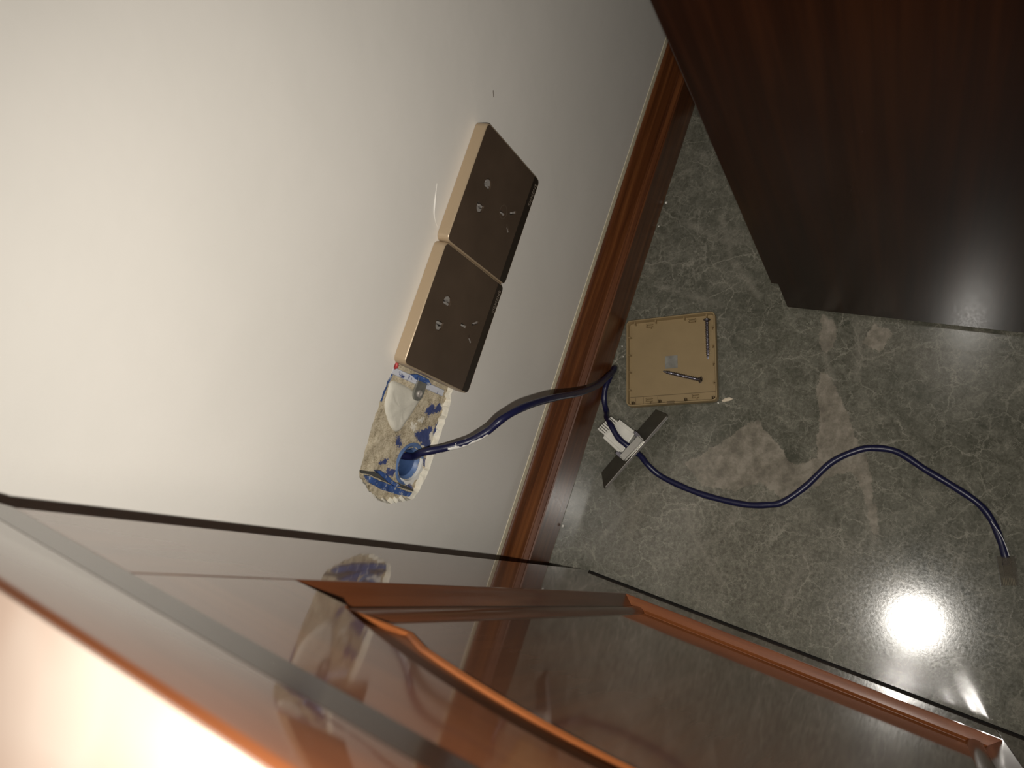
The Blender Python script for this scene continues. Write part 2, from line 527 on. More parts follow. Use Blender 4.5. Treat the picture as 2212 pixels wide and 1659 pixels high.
set_attr(floor, 'vein', np.clip(vd, 0, 60))

# ---- wall with the broken-out box hole
hole0 = [(-78, 304), (-90, 305), (-108.6, 306.8), (-131, 306.1), (-160.5, 303), (-164.3, 300.3), (-169.2, 290.2), (-176.4, 273.2), (-177, 259.4), (-174.4, 246.8), (-170, 232.1), (-162.5, 228.3), (-148.7, 225.4), (-132.8, 225.1), (-117.8, 225.8), (-103.4, 225.9), (-94.1, 227.4), (-89.9, 230.0), (-78, 231)]
hole = []
for i, a in enumerate(hole0):
    b = hole0[(i + 1) % len(hole0)]
    L_ = math.dist(a, b)
    k = max(1, int(L_ / 2.5))
    for q in range(k):
        t = q / k
        j = 0.0 if q == 0 else 0.7
        if a[0] > -85: j = 0
        hole.append((a[0] + (b[0] - a[0]) * t + random.uniform(-j, j), a[1] + (b[1] - a[1]) * t + random.uniform(-j, j)))
bm = bmesh.new()
prism(bm, [[(-1500, 0), (1700, 0), (1700, 2400), (-1500, 2400)], hole], lambda u, v, t: (u, t, v), 0, 60, sides=False)
wall = build('wall_back', bm, M['wall'])
tag(wall, 'off-white painted wall with a broken-out patch beside the sockets', None, None, 'structure')

# broken plaster reveal: irregular lip from the paint to the mortar
bm = bmesh.new()
cx, cy = -128, 265
def inset(p, d):
    v = Vector((cx - p[0], cy - p[1])).normalized()
    return p[0] + v.x * d, p[1] + v.y * d
r0, r1, r2, r3 = [], [], [], []
for p in hole:
    e = 0.2 + 3.2 * random.random() ** 1.5
    r0.append((p[0], -0.05, p[1]))
    q = inset(p, e * 0.5); r1.append((q[0], 0.9 + random.random(), q[1]))
    q = inset(p, e); r2.append((q[0], 4 + random.random(), q[1]))
    q = inset(p, e * 1.2); r3.append((q[0], 9.0, q[1]))
loft(bm, [r0, r1, r2, r3])
build('plaster_edge', bm, M['plaster'], wall)

# mortar bed inside the hole
bm = bmesh.new()
mx = np.arange(-180, -74, 0.9)
mz = np.arange(212, 310, 0.9)
grid = [[None] * len(mx) for _ in mz]
MP = []
for j, z in enumerate(mz):
    for i, x in enumerate(mx):
        h = noise.noise(Vector((x * 0.09, z * 0.09, 3))) * 1.1 + noise.noise(Vector((x * 0.35, z * 0.35, 8))) * 0.28 + noise.noise(Vector((x * 0.9, z * 0.9, 1))) * 0.22
        dc = math.hypot(x + 147, z - 246)
        y = 4.2 - h * 0.8
        if dc < 11.2: y = 34
        grid[j][i] = bm.verts.new((x, y, z))
        MP.append((x, z))
for j in range(len(mz) - 1):
    for i in range(len(mx) - 1):
        f = (grid[j][i], grid[j][i + 1], grid[j + 1][i + 1], grid[j + 1][i])
        if any(v.co.y > 30 for v in f): continue
        bm.faces.new(f)
bed = build('mortar_bed', bm, M['mortar'], wall, smooth=True)
MP = np.array(MP)
blue = [[(-107.6, 247.3), (-102.2, 242.9), (-105.4, 235.9), (-110.1, 242.9)], [(-104.6, 237.8), (-99.6, 235.1), (-102.5, 228.2), (-105.7, 233.5)],
        [(-105.4, 224.9), (-108.1, 222.4), (-122.5, 221.6), (-120.4, 229.5), (-113.6, 227.8)], [(-125.4, 250.9), (-121.3, 241.7), (-117.7, 234.0), (-124.4, 233.5), (-131.6, 227.6), (-131.2, 238.4)],
        [(-132.6, 270.1), (-131.5, 268.2), (-136.5, 262.7), (-137.6, 266.6)], [(-152.4, 279.6), (-150.8, 278.7), (-148.8, 273.2), (-150.7, 273.3)],
        [(-154.8, 269.1), (-154.8, 259.1), (-157.7, 261.2), (-158.6, 266.9)], [(-142.1, 235.3), (-141.2, 225.3), (-145.2, 225.7)],
        [(-162.2, 239.0), (-162.2, 233.6), (-164.4, 232.3)], [(-158.2, 224.8), (-158.6, 221.8), (-160.2, 222.2)]]
cream = [[(-120.4, 235.2), (-121.7, 225.8), (-127.9, 224.8), (-128.6, 230.5)], [(-120.1, 258.7), (-119.8, 253.6), (-123.4, 254.1)], [(-100.2, 232.5), (-97.9, 219.0), (-101.7, 224.9)],
         [(-132.0, 238.6), (-129.7, 232.3), (-131.6, 229.7), (-133.3, 237.1)], [(-115.9, 253.2), (-113.9, 247.6), (-115.5, 248.0)], [(-121.8, 224.2), (-119.5, 216.7), (-125.6, 218.9)]]
for nm, polys, gain in (('blue', blue, 0.9), ('cream', cream, 1.1)):
    s_ = np.full(len(MP), -1e3)
    for p in polys: s_ = np.maximum(s_, poly_sd(MP, p))
    set_attr(bed, nm, np.clip(s_ + gain, -12, 6))

# smooth plaster smear (rounded lobe left under the neighbouring box)
bm = bmesh.new()
lobe = [(-97, 295), (-106, 298), (-115.5, 295), (-124, 286), (-129, 276), (-127, 270), (-119, 266), (-108, 261), (-99, 262)]
pts = [(p[0], p[1]) for p in lobe]
n = len(pts); cxl = sum(p[0] for p in pts) / n; cyl = sum(p[1] for p in pts) / n
dense = []
for i in range(n):
    p0, p1, p2, p3 = [Vector(pts[(i + k) % n]) for k in (-1, 0, 1, 2)]
    for q in range(5):
        t = q / 5
        v = 0.5 * ((2 * p1) + (p2 - p0) * t + (2 * p0 - 5 * p1 + 4 * p2 - p3) * t * t + (3 * p1 - p0 - 3 * p2 + p3) * t ** 3)
        dense.append(v)
rings = []
for f_, y in ((1.0, 6.0), (0.97, 3.8), (0.86, 2.7), (0.68, 2.2), (0.45, 2.6), (0.2, 2.1)):
    rings.append([(cxl + (p.x - cxl) * f_, y + 0.5 * noise.noise(Vector((p.x * .2, p.y * .2, f_ * 3))), cyl + (p.y - cyl) * f_) for p in dense])
loft(bm, rings, True, False, True)
build('plaster_smear', bm, M['smear'], wall, smooth=True)

# hairline marks on the paint
bm = bmesh.new()
tube(bm, spline([(31.1, -0.1, 325.8), (21.5, -0.1, 322.1), (13.5, -0.1, 318.3), (9.1, -0.1, 313.7), (7.0, -0.1, 309.4)], 6), lambda t: 0.15 + 0.75 * math.sin(math.pi * min(1, t * 1.3)) ** 2 * (1 - t * .6), 8)
build('paint_ridge', bm, M['wall'], wall, smooth=True)
bm = bmesh.new()
tube(bm, spline([(111.7, 0, 302.4), (110.3, -0.05, 301.2), (108.4, 0, 299.4)], 4), 0.45, 6)
build('scuff_mark', bm, M['dark_mark'], wall)

# ---- baseboard with stepped moulding
prof = [(0, 70.5), (-1.8, 70.3), (-3.2, 69.4), (-4.2, 67.9), (-4.8, 65.8), (-6.2, 62.8), (-8.6, 59.0), (-10.8, 55.0), (-12.4, 51.6), (-13.4, 50.8), (-13.6, 50.2), (-17.2, 47.5), (-17.4, 46.9), (-16.7, 45.9), (-16.8, 45.1), (-18.0, 44.3), (-18.0, 0.6), (0, 0.6)]
bm = bmesh.new()
loft(bm, [[(x, y, z) for y, z in prof] for x in (-1500, 1700)], True, True, True)
bb = build('baseboard_back', bm, M['base_wood'], smooth=True, angle=25)
tag(bb, 'glossy reddish-brown wooden baseboard with stepped moulding', None, None, 'structure')
bm = bmesh.new()
loft(bm, [[(x, y, z) for y, z in ((0.3, 70.4), (-0.9, 70.5), (-0.9, 72.5), (-0.5, 76.0), (0.3, 76.2))] for x in (-1500, 1700)], True, True, True)
build('sealant_strip', bm, M['caulk'], bb)

# ================================================================== LACQUERED CABINET WITH ARCHED SIDE PANEL
X0 = -195.0
XR = -204.5
cab = thing('lacquered_cabinet', 'glossy reddish-brown wooden cabinet with an arched recessed side panel', 'cabinet', (-400, -255, 0))
YB, YSB, YSF, YF = -52.0, -118.0, -392.0, -458.0
ZT, ZR, ZB = 545.8, 472.0, 62.0
XT, ZTOP = X0 + 4.0, 597.5
arc = []
for i in range(25):
    t = i / 24
    y = -146 + (-364 + 146) * t
    arc.append((y, ZR + 3 + 33 * math.sin(math.pi * t) ** 0.9))
sideX = lambda u, v, t: (t, u, v)
TH = 22
def slab(name, loops, mat, x1=X0, x0=X0 - TH, bev=0.5):
    bm = bmesh.new()
    prism(bm, loops, sideX, x1, x0)
    bmesh.ops.remove_doubles(bm, verts=bm.verts[:], dist=1e-5)
    return build(name, bm, mat, cab)
g = 0.35   # hairline joint between the frame members
def vstile(a, b):
    bm = bmesh.new()
    box(bm, (X0 - TH, min(a, b), 1.6), (X0, max(a, b), ZT), 0.7, 2)
    return build('stile', bm, M['cab_stile'], cab)
vstile(YB, YSB + g)
vstile(YSF - g, YF)
slab('bottom_rail', [[(YSB - g, 1.6), (YSB - g, ZB), (YSF + g, ZB), (YSF + g, 1.6)]], M['cab_h'])
slab('arched_top_rail', [[(YSB - g, ZT), (YSB - g, ZR)] + [(-145, ZR)] + arc + [(-365, ZR), (YSF + g, ZR), (YSF + g, ZT)]], M['cab_h'])
# recessed field panel
bm = bmesh.new()
box(bm, (XR - 8, YSF + 0.4, ZB - 6), (XR, YSB - 0.4, ZR + 40))
build('field_panel', bm, M['cab_v'], cab)
# moulding swept round the opening, mitred
op = [(YSB, ZB), (YSB, ZR), (-145, ZR)] + arc[1:-1] + [(-365, ZR), (YSF, ZR), (YSF, ZB)]
def offset_loop(lp, d):
    out = []
    n = len(lp)
    for i in range(n):
        p0, p1, p2 = Vector(lp[i - 1]), Vector(lp[i]), Vector(lp[(i + 1) % n])
        e1, e2 = (p1 - p0).normalized(), (p2 - p1).normalized()
        n1, n2 = Vector((-e1.y, e1.x)), Vector((-e2.y, e2.x))
        m_ = (n1 + n2)
        m_ = m_ / max(0.3, m_.length_squared) * 2
        out.append(p1 + m_ * d)
    return out
mprof = [(0, X0 - 0.2), (0.8, X0 - 1.2), (3.0, X0 - 3.0), (6.0, X0 - 6.0), (8.5, X0 - 8.4), (9.3, X0 - 8.7), (10.5, X0 - 7.2), (13.0, X0 - 6.4), (16.5, X0 - 6.6), (19.0, X0 - 8.0), (20.5, XR)]
sgn = 1
test = offset_loop(op, 5)
if not (min(p[0] for p in test) > min(p[0] for p in op)): sgn = -1
nop = len(op)
def drop(i, d):
    # the bead under the arch sits lower than along the straight sides
    if 1 <= i <= nop - 2:
        t = (op[i][0] - YSB) / (YSF - YSB)
        return (d / 25.4) * (11.0 + 10.0 * math.sin(math.pi * max(0, min(1, t))))
    return 0.0
axs = [X0 - 0.2, X0 - 4.0, X0 - 8.0, X0 - 9.2, X0 - 9.4, X0 - 9.4, X0 - 9.4, X0 - 8.3, X0 - 7.7, X0 - 8.3, XR]
axd_ = [0, 0.8, 3.0, 8.0, 14.0, 20.0, 21.6, 22.1, 23.2, 24.4, 25.4]
rings = [[(ax if 2 <= i <= nop - 3 else x, p[0], p[1] - drop(i, da if 2 <= i <= nop - 3 else d)) for i, p in enumerate([b if 2 <= k <= nop - 3 else a for k, (a, b) in enumerate(zip(offset_loop(op, sgn * d), offset_loop(op, sgn * da)))])] for (d, x), ax, da in zip(mprof, axs, axd_)]
# split the swept moulding into its four mitred lengths
segs = (([0, 1], 'trim_v'), (list(range(1, nop - 1)), 'trim_h'), ([nop - 2, nop - 1], 'trim_v'))
for idx, mt in segs:
    bm = bmesh.new()
    loft(bm, [[((rg[i][0], rg[i][1], ZB - 0.5) if i in (0, nop - 1) else rg[i]) for i in idx] for rg in rings], closed=False)
    build('moulding', bm, M[mt], cab, smooth=True, angle=28)
# flat ledge along the bottom of the recess
bm = bmesh.new()
loft(bm, [[(x, y, z) for x, z in ((X0 - 0.3, ZB - 0.6), (X0 - 0.5, ZB + 0.1), (X0 - 1.2, ZB + 0.4), (XR + 2.2, ZB + 0.9), (XR + 1.2, ZB + 1.6), (XR + 0.3, ZB + 2.6), (XR - 1, ZB + 2.8), (XR - 1, ZB - 0.6))] for y in (YSB, YSF)], True, True, True)
build('ledge', bm, M['trim_h'], cab, smooth=True, angle=28)
bm = bmesh.new()
box(bm, (X0 - 6, YF + 1, 0.05), (X0 + 1.5, YB - 7, 1.5), 0.3, 1)
build('base_strip', bm, M['black'], cab)  # thin dark strip along the cabinet foot at the floor
# carcass behind, back board, front and top slab
bm = bmesh.new()
box(bm, (-620, YF + 4, 60), (X0 - TH - 0.1, YB - 4, 568))
build('carcass', bm, M['cab_v'], cab)
bm = bmesh.new()
box(bm, (-620, YF + 30, 0), (X0 - TH, YB - 12, 60))
build('plinth', bm, M['cab_h'], cab)
bm = bmesh.new()
box(bm, (-640, YF - 10, 568.5), (XT, YB + 3, ZTOP), 1.2, 3)
build('top_board', bm, M['cab_h'], cab, smooth=True, angle=40)
# tapered moulding tucked under the top board
bm = bmesh.new()
tp = [(X0 - TH, 546.0), (X0 + 0.15, 546.0), (XT - 0.3, 568.4), (X0 - TH, 568.4)]
loft(bm, [[(x, y, z) for x, z in tp] for y in (YF + 2, YB - 0.5)], True, True, True)
build('tapered_moulding', bm, M['shaded_wood'], cab)

# pale sheet on the cabinet top
bm = bmesh.new()
ou = [(-193.4, YB - 1), (-193.0, -120), (-193.0, -190), (-193.2, -233.5), (-197, -227), (-204, -219), (-230, -206), (-300, -196), (-420, -190), (-600, -188), (-600, YB - 1)]
prism(bm, [ou], lambda u, v, t: (u, v, t), ZTOP + 0.1, ZTOP + 1.4)
sh = build('table_sheet', bm, M['sheet'])
tag(sh, 'pale pinkish mottled sheet lying on the lacquered cabinet top', 'sheet')

# ================================================================== DARK CABINET
rot = math.radians(4.1)
dk = thing('dark_cabinet', 'plain dark brown wooden cabinet with a stepped foot on the marble floor', 'cabinet', (87.8, -160.2, 0), rot)
def dpart(name, lo, hi, bev):
    bm = bmesh.new()
    box(bm, lo, hi, bev, 2)
    return build(name, bm, M['dark_wood'], dk, world=False)
dpart('side_panel', (0.0, -520, 66), (20, 0, 740), 0.8)
dpart('foot', (0.6, -520, 5.0), (20, -5.0, 66), 0.8)
dpart('carcass', (20.1, -515, 66), (430, -1, 738), 0.8)
dpart('plinth', (20.1, -500, 0), (425, -12, 66), 0.8)
dpart('top_board', (-2, -524, 740), (434, 2, 765), 1.5)
bm = bmesh.new()
for px, py in ((10, -490),):
    lathe(bm, [(0.01, 0), (7, 0), (7, 5.2), (0.01, 5.2)], lambda a, b, h, px=px, py=py: (px + a, py + b, h), 16)
build('glide', bm, M['black'], dk, world=False)

# ================================================================== WALL SOCKETS
PZ = 222.2
sockets = []
def make_socket():
    t = thing('wall_socket', 'x', 'socket', (-43.15, 0, PZ + 43))
    F = lambda u, v, y: (u, y, v)
    # champagne housing: side walls and bevelled rim
    bm = bmesh.new()
    rings = []
    for wd, y in ((86, -0.2), (86, -6.4), (85.8, -7.8), (85.3, -8.6), (84.6, -9.0), (84.0, -9.0), (84.0, -4.0)):
        r = max(2.2, 4.6 - (86 - wd) / 2)
        rings.append([F(u, v, y) for u, v in rrect(wd, wd, r, 6)])
    loft(bm, rings, True, True, True)
    build('housing', bm, M['tan'], t, world=False, smooth=True, angle=35)
    # face with pin openings
    ZBD = -33.6
    def rot2(pts, a, cx, cy):
        c, s = math.cos(a), math.sin(a)
        return [(cx + c * u - s * v, cy + s * u + c * v) for u, v in pts]
    slot = lambda w_, h_: [(-w_ / 2, -h_ / 2), (w_ / 2, -h_ / 2), (w_ / 2, h_ / 2), (-w_ / 2, h_ / 2)]
    def dee(side):
        pts = [(side * 5.9, 15.6), (side * 7.4, 15.2)]
        for i in range(11):
            a = math.radians(-80 + 160 * i / 10)
            pts.append((side * (8.0 + 4.4 * math.cos(a)), 19.7 + 4.4 * math.sin(a)))
        pts += [(side * 7.4, 24.2), (side * 5.9, 23.8)]
        return pts
    holes = [dee(1), dee(-1), rot2(slot(2.1, 7.4), 0, 0, -8.2), rot2(slot(2.1, 8.0), math.radians(32), 6.2, -21.6), rot2(slot(2.1, 8.0), math.radians(-32), -6.2, -21.6)]
    top = [(u, v) for u, v in rrect(83.9, 83.9, 3.0, 6) if v > 0]
    outer = top + [(-41.95, ZBD), (41.95, ZBD)]
    bm = bmesh.new()
    prism(bm, [outer] + holes, F, -9.05, -6.8, caps=(True, True))
    build('face', bm, M['face'], t, world=False)
    # band along the lower edge
    bm = bmesh.new()
    bot = [(u, v) for u, v in rrect(83.9, 83.9, 3.0, 6) if v < 0]
    prism(bm, [[(41.95, ZBD - 0.35), (-41.95, ZBD - 0.35)] + bot], F, -9.05, -7.0)
    bd = build('label_band', bm, M['band'], t, world=False)
    # lettering
    cu = bpy.data.curves.new('lettering', 'FONT')
    cu.body = 'SIEMENS'
    cu.size = 4.1
    cu.extrude = 0.06
    cu.offset = 0.03
    cu.space_character = 1.08
    tmp = bpy.data.objects.new('tmp_text', cu)
    COL.objects.link(tmp)
    bpy.context.view_layer.update()
    me = bpy.data.meshes.new_from_object(tmp.evaluated_get(bpy.context.evaluated_depsgraph_get()))
    COL.objects.unlink(tmp)
    bpy.data.objects.remove(tmp)
    bm = bmesh.new()
    bm.from_mesh(me)
    bpy.data.meshes.remove(me)
    x0 = min(v.co.x for v in bm.verts); x1 = max(v.co.x for v in bm.verts)
    z0 = min(v.co.y for v in bm.verts); z1 = max(v.co.y for v in bm.verts)
    for v in bm.verts:
        v.co = Vector((20.3 + (v.co.x - x0) / (x1 - x0) * 17.6, -9.1 - v.co.z, -40.6 + (v.co.y - z0) / (z1 - z0) * 3.1))
    build('lettering', bm, M['letter'], bd, world=False)
    # dark core behind the openings
    bm = bmesh.new()
    box(bm, (-22, -4.2, -30), (22, -3.6, 28))
    build('core', bm, M['core'], t, world=False)
    # plated contacts seen in the openings
    for s in (1, -1):
        bm = bmesh.new()
        prism(bm, [[(s * 8.6, 16.2), (s * 11.4, 17.6), (s * 12.0, 20.2), (s * 10.4, 23.0), (s * 8.8, 22.2), (s * 9.6, 19.6)]], F, -8.5, -5.0)
        box(bm, (min(s * 6.3, s * 7.9), -8.0, 15.9), (max(s * 6.3, s * 7.9), -4.6, 19.6))
        build('contact', bm, M['steel'], t, world=False)
    for a, x, z in ((0, 0, -8.2), (32, 6.2, -21.6), (-32, -6.2, -21.6)):
        bm = bmesh.new()
        prism(bm, [rot2([(-0.95, -3.6), (0.95, -3.6), (0.6, 0.4), (-0.6, 0.4)], math.radians(a), x, z)], F, -8.4, -5.0)
        build('contact', bm, M['steel'], t, world=False)
    return t
s1 = make_socket()
s2 = copy_tree(s1)
s2.location = Vector((43.15, 0, PZ + 43)) * MM
tag(s1, 'brown five-hole wall socket beside the broken-out hole in the wall', 'socket', 'brown wall sockets')
tag(s2, 'brown five-hole wall socket farther from the broken-out hole in the wall', 'socket', 'brown wall sockets')
# worn ring round the earth slot of the farther socket
bm = bmesh.new()
ro = [(1.4 + 5.0 * math.cos(a), -9.2 + 5.0 * math.sin(a)) for a in [2 * math.pi * i / 32 for i in range(32)]]
ri = [(1.4 + 4.75 * math.cos(a), -9.2 + 4.75 * math.sin(a)) for a in [2 * math.pi * i / 32 for i in range(32)]]
prism(bm, [ro, ri], lambda u, v, y: (u, y, v), -9.1, -9.0)
build('worn_ring', bm, M['smudge'], s2, world=False)

# ================================================================== INSIDE THE HOLE
# conduit end
cn = thing('conduit', 'flared blue plastic conduit end set in mortar in the wall hole', 'conduit', (-147, 6, 246))
bm = bmesh.new()
lathe(bm, [(15.6, 8.0), (15.5, 3.4), (14.6, 2.8), (13.4, 3.1), (11.2, 5.4), (10.0, 7.4), (10.6, 8.6), (15.6, 8.0)], lambda a, b, h: (-147 + a, h, 246 + b), 40)
build('flared_sleeve', bm, M['blue_ring'], cn, smooth=True, angle=40)
bm = bmesh.new()
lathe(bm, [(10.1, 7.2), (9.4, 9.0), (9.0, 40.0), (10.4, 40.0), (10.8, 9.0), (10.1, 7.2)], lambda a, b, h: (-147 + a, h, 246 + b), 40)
build('bore_tube', bm, M['blue_shaded'], cn, smooth=True, angle=40)
bm = bmesh.new()
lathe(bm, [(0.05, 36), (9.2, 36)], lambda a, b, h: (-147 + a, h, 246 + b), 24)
build('bore_shade', bm, M['black'], cn)  # black disc paints the darkness deep in the bore
bm = bmesh.new()
ring_in, ring_out = [], []
for i in range(22):
    a = math.radians(158 + 140 * i / 21)
    wv_ = 0.8 + 0.35 * math.sin(i * 1.7)
    ring_in.append((-147 + 12.2 * math.cos(a), 246 + 12.2 * math.sin(a)))
    ring_out.append((-147 + (12.8 + 3.6 * wv_ * math.sin(math.pi * i / 21)) * math.cos(a), 246 + (12.8 + 3.6 * wv_ * math.sin(math.pi * i / 21)) * math.sin(a)))
prism(bm, [ring_out + ring_in[::-1]], lambda u, v, t: (u, t, v), 1.9, 6.4)
build('white_paint_blob', bm, M['white_paint'], cn)

# broken blue box pieces
fr = thing('broken_wall_box', 'broken blue plastic wall box wall stuck at the ragged end of the hole', 'wall box', (-166, 6, 262))
def strip(name, quad, y0, y1, mat, par, jit=0.5):
    bm = bmesh.new()
    pts = []
    for i, a in enumerate(quad):
        b = quad[(i + 1) % len(quad)]
        k = max(1, int(math.dist(a, b) / 4))
        for q in range(k):
            t = q / k
            j = 0 if q == 0 else jit
            pts.append((a[0] + (b[0] - a[0]) * t + random.uniform(-j, j), a[1] + (b[1] - a[1]) * t + random.uniform(-j, j)))
    prism(bm, [pts], lambda u, v, t: (u, t, v), y0, y1)
    return build(name, bm, mat, par)
strip('dark_gap', [(-159.6, 298.5), (-158.6, 284), (-161.5, 262), (-164.2, 232), (-165.6, 232), (-163.6, 262), (-161.3, 284), (-161.4, 296)], 2.4, 7.5, M['gap_grey'], fr, 0.3)  # solid grey strip paints the shade of the gap
strip('blue_shard', [(-162.2, 292), (-162.6, 284), (-164.6, 262), (-166.4, 234), (-169.6, 236), (-170.0, 250), (-169.0, 270), (-166.0, 286)], 1.6, 7.5, M['blue_frag'], fr, 0.6)
strip('blue_shard', [(-157.5, 284), (-156.6, 279.5), (-159.4, 268), (-164.0, 252), (-165.2, 256), (-162.0, 270)], 0.8, 7.5, M['blue_frag'], fr, 0.5)
strip('blue_shard', [(-93, 303.2), (-108, 305.4), (-113, 305.2), (-113, 301.2), (-107, 301.4), (-94, 299.5)], 2.6, 7.5, M['blue_frag'], fr, 0.4)

# neighbouring box whose wall shows beside the socket
wb = thing('socket_box', 'white paint-flecked socket box wall with a grey screw lug beside the socket', 'wall box', (-90, 4, 265))
bm = bmesh.new()
box(bm, (-93.6, 1.6, 237), (-89.0, 8.0, 303), 0.4, 1)
build('box_wall', bm, M['white_box'], wb)
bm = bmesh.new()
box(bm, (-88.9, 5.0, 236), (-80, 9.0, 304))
build('inside_shade', bm, M['black'], wb)  # black block stands for the shade inside the box
bm = bmesh.new()
strip_pts = [(-88.9, 283), (-87.0, 276), (-87.0, 262), (-89.3, 257), (-91.5, 263), (-90.6, 276)]
prism(bm, [strip_pts], lambda u, v, t: (u, t, v), 0.6, 4)
build('blue_flap', bm, M['blue_frag'], wb)
bm = bmesh.new()
lug = [(-90.5, 262.6), (-90.5, 273.6)] + [(-98.6 - 5.4 * math.sin(math.radians(a)), 268.1 + 5.5 * math.cos(math.radians(a))) for a in range(0, 181, 15)]
prism(bm, [lug], lambda u, v, t: (u, t, v), 0.2, 1.8)
lg = build('screw_lug', bm, M['zinc'], wb)
bm = bmesh.new()
lathe(bm, [(2.6, 0.4), (2.6, -0.7), (2.1, -1.2), (1.5, -1.1), (1.3, -0.4), (0.05, -0.3)], lambda a, b, h: (-98.8 + a, h, 268.1 + b), 20)
build('lug_screw', bm, M['steel'], lg, smooth=True, angle=40)

bm = bmesh.new()
tube(bm, spline([(-84, 3.0, 303), (-86.5, 0.4, 302.8), (-88.3, 0.2, 302.2), (-89.2, 2.0, 301.2)], 6), 1.3, 10)
tag(build('wire', bm, M['red'], None, smooth=True), 'short red wire end peeking out under the socket corner', 'wire')

# ================================================================== NETWORK CABLE
cab_pts = [(-144.5, 30, 245), (-143.5, 16, 245), (-141.6, 4, 244.5), (-136.2, -6, 248.5), (-128.8, -16, 240.1), (-119.6, -27, 231.5), (-108.9, -37, 227.6), (-96.0, -45, 225.0), (-82.6, -50, 209.8), (-66.9, -50, 171.7), (-49.4, -44, 112.6), (-31.8, -36, 61.6), (-16.7, -30, 31.0), (-7.5, -26, 12.5), (-2.0, -23.5, 4.6), (-3.6, -21.8, 2.9), (-11.0, -21.6, 4.0), (-20.0, -21.4, 6.6), (-27.0, -21.5, 6.0), (-36.0, -23.0, 3.4), (-46.0, -29.2, 4.4), (-52.6, -35.8, 15), (-59.6, -46.8, 27.6), (-68.9, -57.2, 27.6), (-73.3, -66.8, 25.6), (-76.2, -73.2, 20), (-78.6, -79.0, 14), (-84.2, -85.9, 8), (-90.4, -100.1, 3.2), (-94.4, -128.2, 2.9), (-94.9, -152.1, 2.9), (-92.6, -178.5, 2.9), (-87.7, -195.3, 2.9), (-81.4, -207.5, 2.9), (-63.0, -221.9, 2.9), (-37.8, -236.1, 2.9), (-22.5, -252.6, 2.9), (-16.5, -265.6, 2.9), (-15.2, -283.1, 2.9), (-23.6, -305.8, 2.9), (-29.8, -324.0, 2.9), (-38.4, -345.4, 2.9), (-47.8, -357.0, 3.2), (-61.4, -366.2, 4.0), (-73.8, -372.5, 4.6), (-79, -374.4, 4.8)]
cb = thing('network_cable', 'dark blue network cable running from the wall hole across the marble floor', 'cable', (-146, 4, 246))
path = spline(cab_pts, 9)
NS = 14
bm = bmesh.new()
tube(bm, path, lambda t: 2.75 + 0.12 * math.sin(t * 260), NS)
co = [(v.co.copy()) for v in bm.verts]
shth = build('sheath', bm, M['cable'], cb, smooth=True)
pa = []
for v in co:
    a = 0.0
    if v.y < 6 and v.z > 215:
        s_ = (v.x + 141) / (141 - 97)           # 0 at the hole, 1 where the paint ends
        low = max(0.0, min(1.0, (2.0 - 0) / 2))
        # painted along the underside facing the room
        i = min(range(0, len(path), 1), key=lambda k: (path[k] - v).length_squared)
        side = (v - path[i]).normalized()
        face = side.dot(Vector((-0.55, -0.55, -0.63)))
        if 0.28 < s_ < 0.72: a = 0.25 + 0.95 * max(0, face)
        elif -0.05 < s_ <= 0.30: a = 0.10 + 0.45 * max(0, face)
    pa.append(a)
set_attr(shth, 'paint', pa)
# clear plug
d = (Vector((-86.7, -377.1, 4.8)) - Vector((-73.9, -372.5, 4.8))).normalized()
sx = Vector((-d.y, d.x, 0)); uz = Vector((0, 0, 1))
pc = Vector((-83.2, -375.9, 4.3))
bm = bmesh.new()
obox(bm, pc, d, sx, uz, (21, 11.6, 7.6), 0.5, 2)
obox(bm, pc + d * -3 + uz * 4.9, (d - uz * 0.18).normalized(), sx, (uz + d * 0.18).normalized(), (13, 5.5, 1.1), 0.2, 1)
plug = build('plug', bm, M['clear'], cb)
for k in range(8):
    bm = bmesh.new()
    obox(bm, pc + d * 7.5 + sx * ((k - 3.5) * 1.02) + uz * -2.6, d, sx, uz, (5.5, 0.4, 1.6))
    build('contact_pin', bm, M['gold'], plug)
bm = bmesh.new()
tube(bm, spline([(-50, -357.5, 6.0), (-58, -365.5, 6.6), (-66, -371.0, 7.3), (-72, -374.2, 7.0)], 6), 0.35, 6)
build('rip_cord', bm, M['thread'], cb, smooth=True)

# ================================================================== BRACKET MODULE
mo = thing('jack_bracket', 'grey bracket plate with a ribbed white module, cable threaded through, on the floor', 'bracket', (-72, -62, 0))
N0, N1 = Vector((-117.3, -57.7, 24)), Vector((-36.6, -94.7, 24))
F0, F1 = Vector((-105.7, -40.6, 5)), Vector((-32.8, -74.6, 5))
eu = (N1 - N0).normalized()
ev = ((F0 + F1) / 2 - (N0 + N1) / 2).normalized()
ev = (ev - eu * ev.dot(eu)).normalized()
en = eu.cross(ev).normalized()
if en.z < 0: en = -en
mid = (N0 + N1) / 2
LN = (N1 - N0).length / 2
Wd = 25.5
pl = [(-LN, 0.8), (-LN + 1.5, 0), (LN - 1.5, 0), (LN, 0.8), (LN - 3, Wd - 1), (LN - 4, Wd), (-LN + 8.5, Wd), (-LN + 6.5, Wd - 1)]
slot_ = [(-5.5, 3.0), (5.5, 3.0), (5.5, 12), (-5.5, 12)]
bm = bmesh.new()
prism(bm, [pl, slot_], lambda u, v, t: mid + eu * u + ev * v + en * t, -1.5, 0)
build('plate', bm, M['bracket'], mo)
bm = bmesh.new()
obox(bm, mid + en * -0.8 - ev * 0.2, eu, ev, en, (2 * LN - 3, 1.0, 2.3), 0.2, 1)
build('bright_edge', bm, M['edge_steel'], mo)
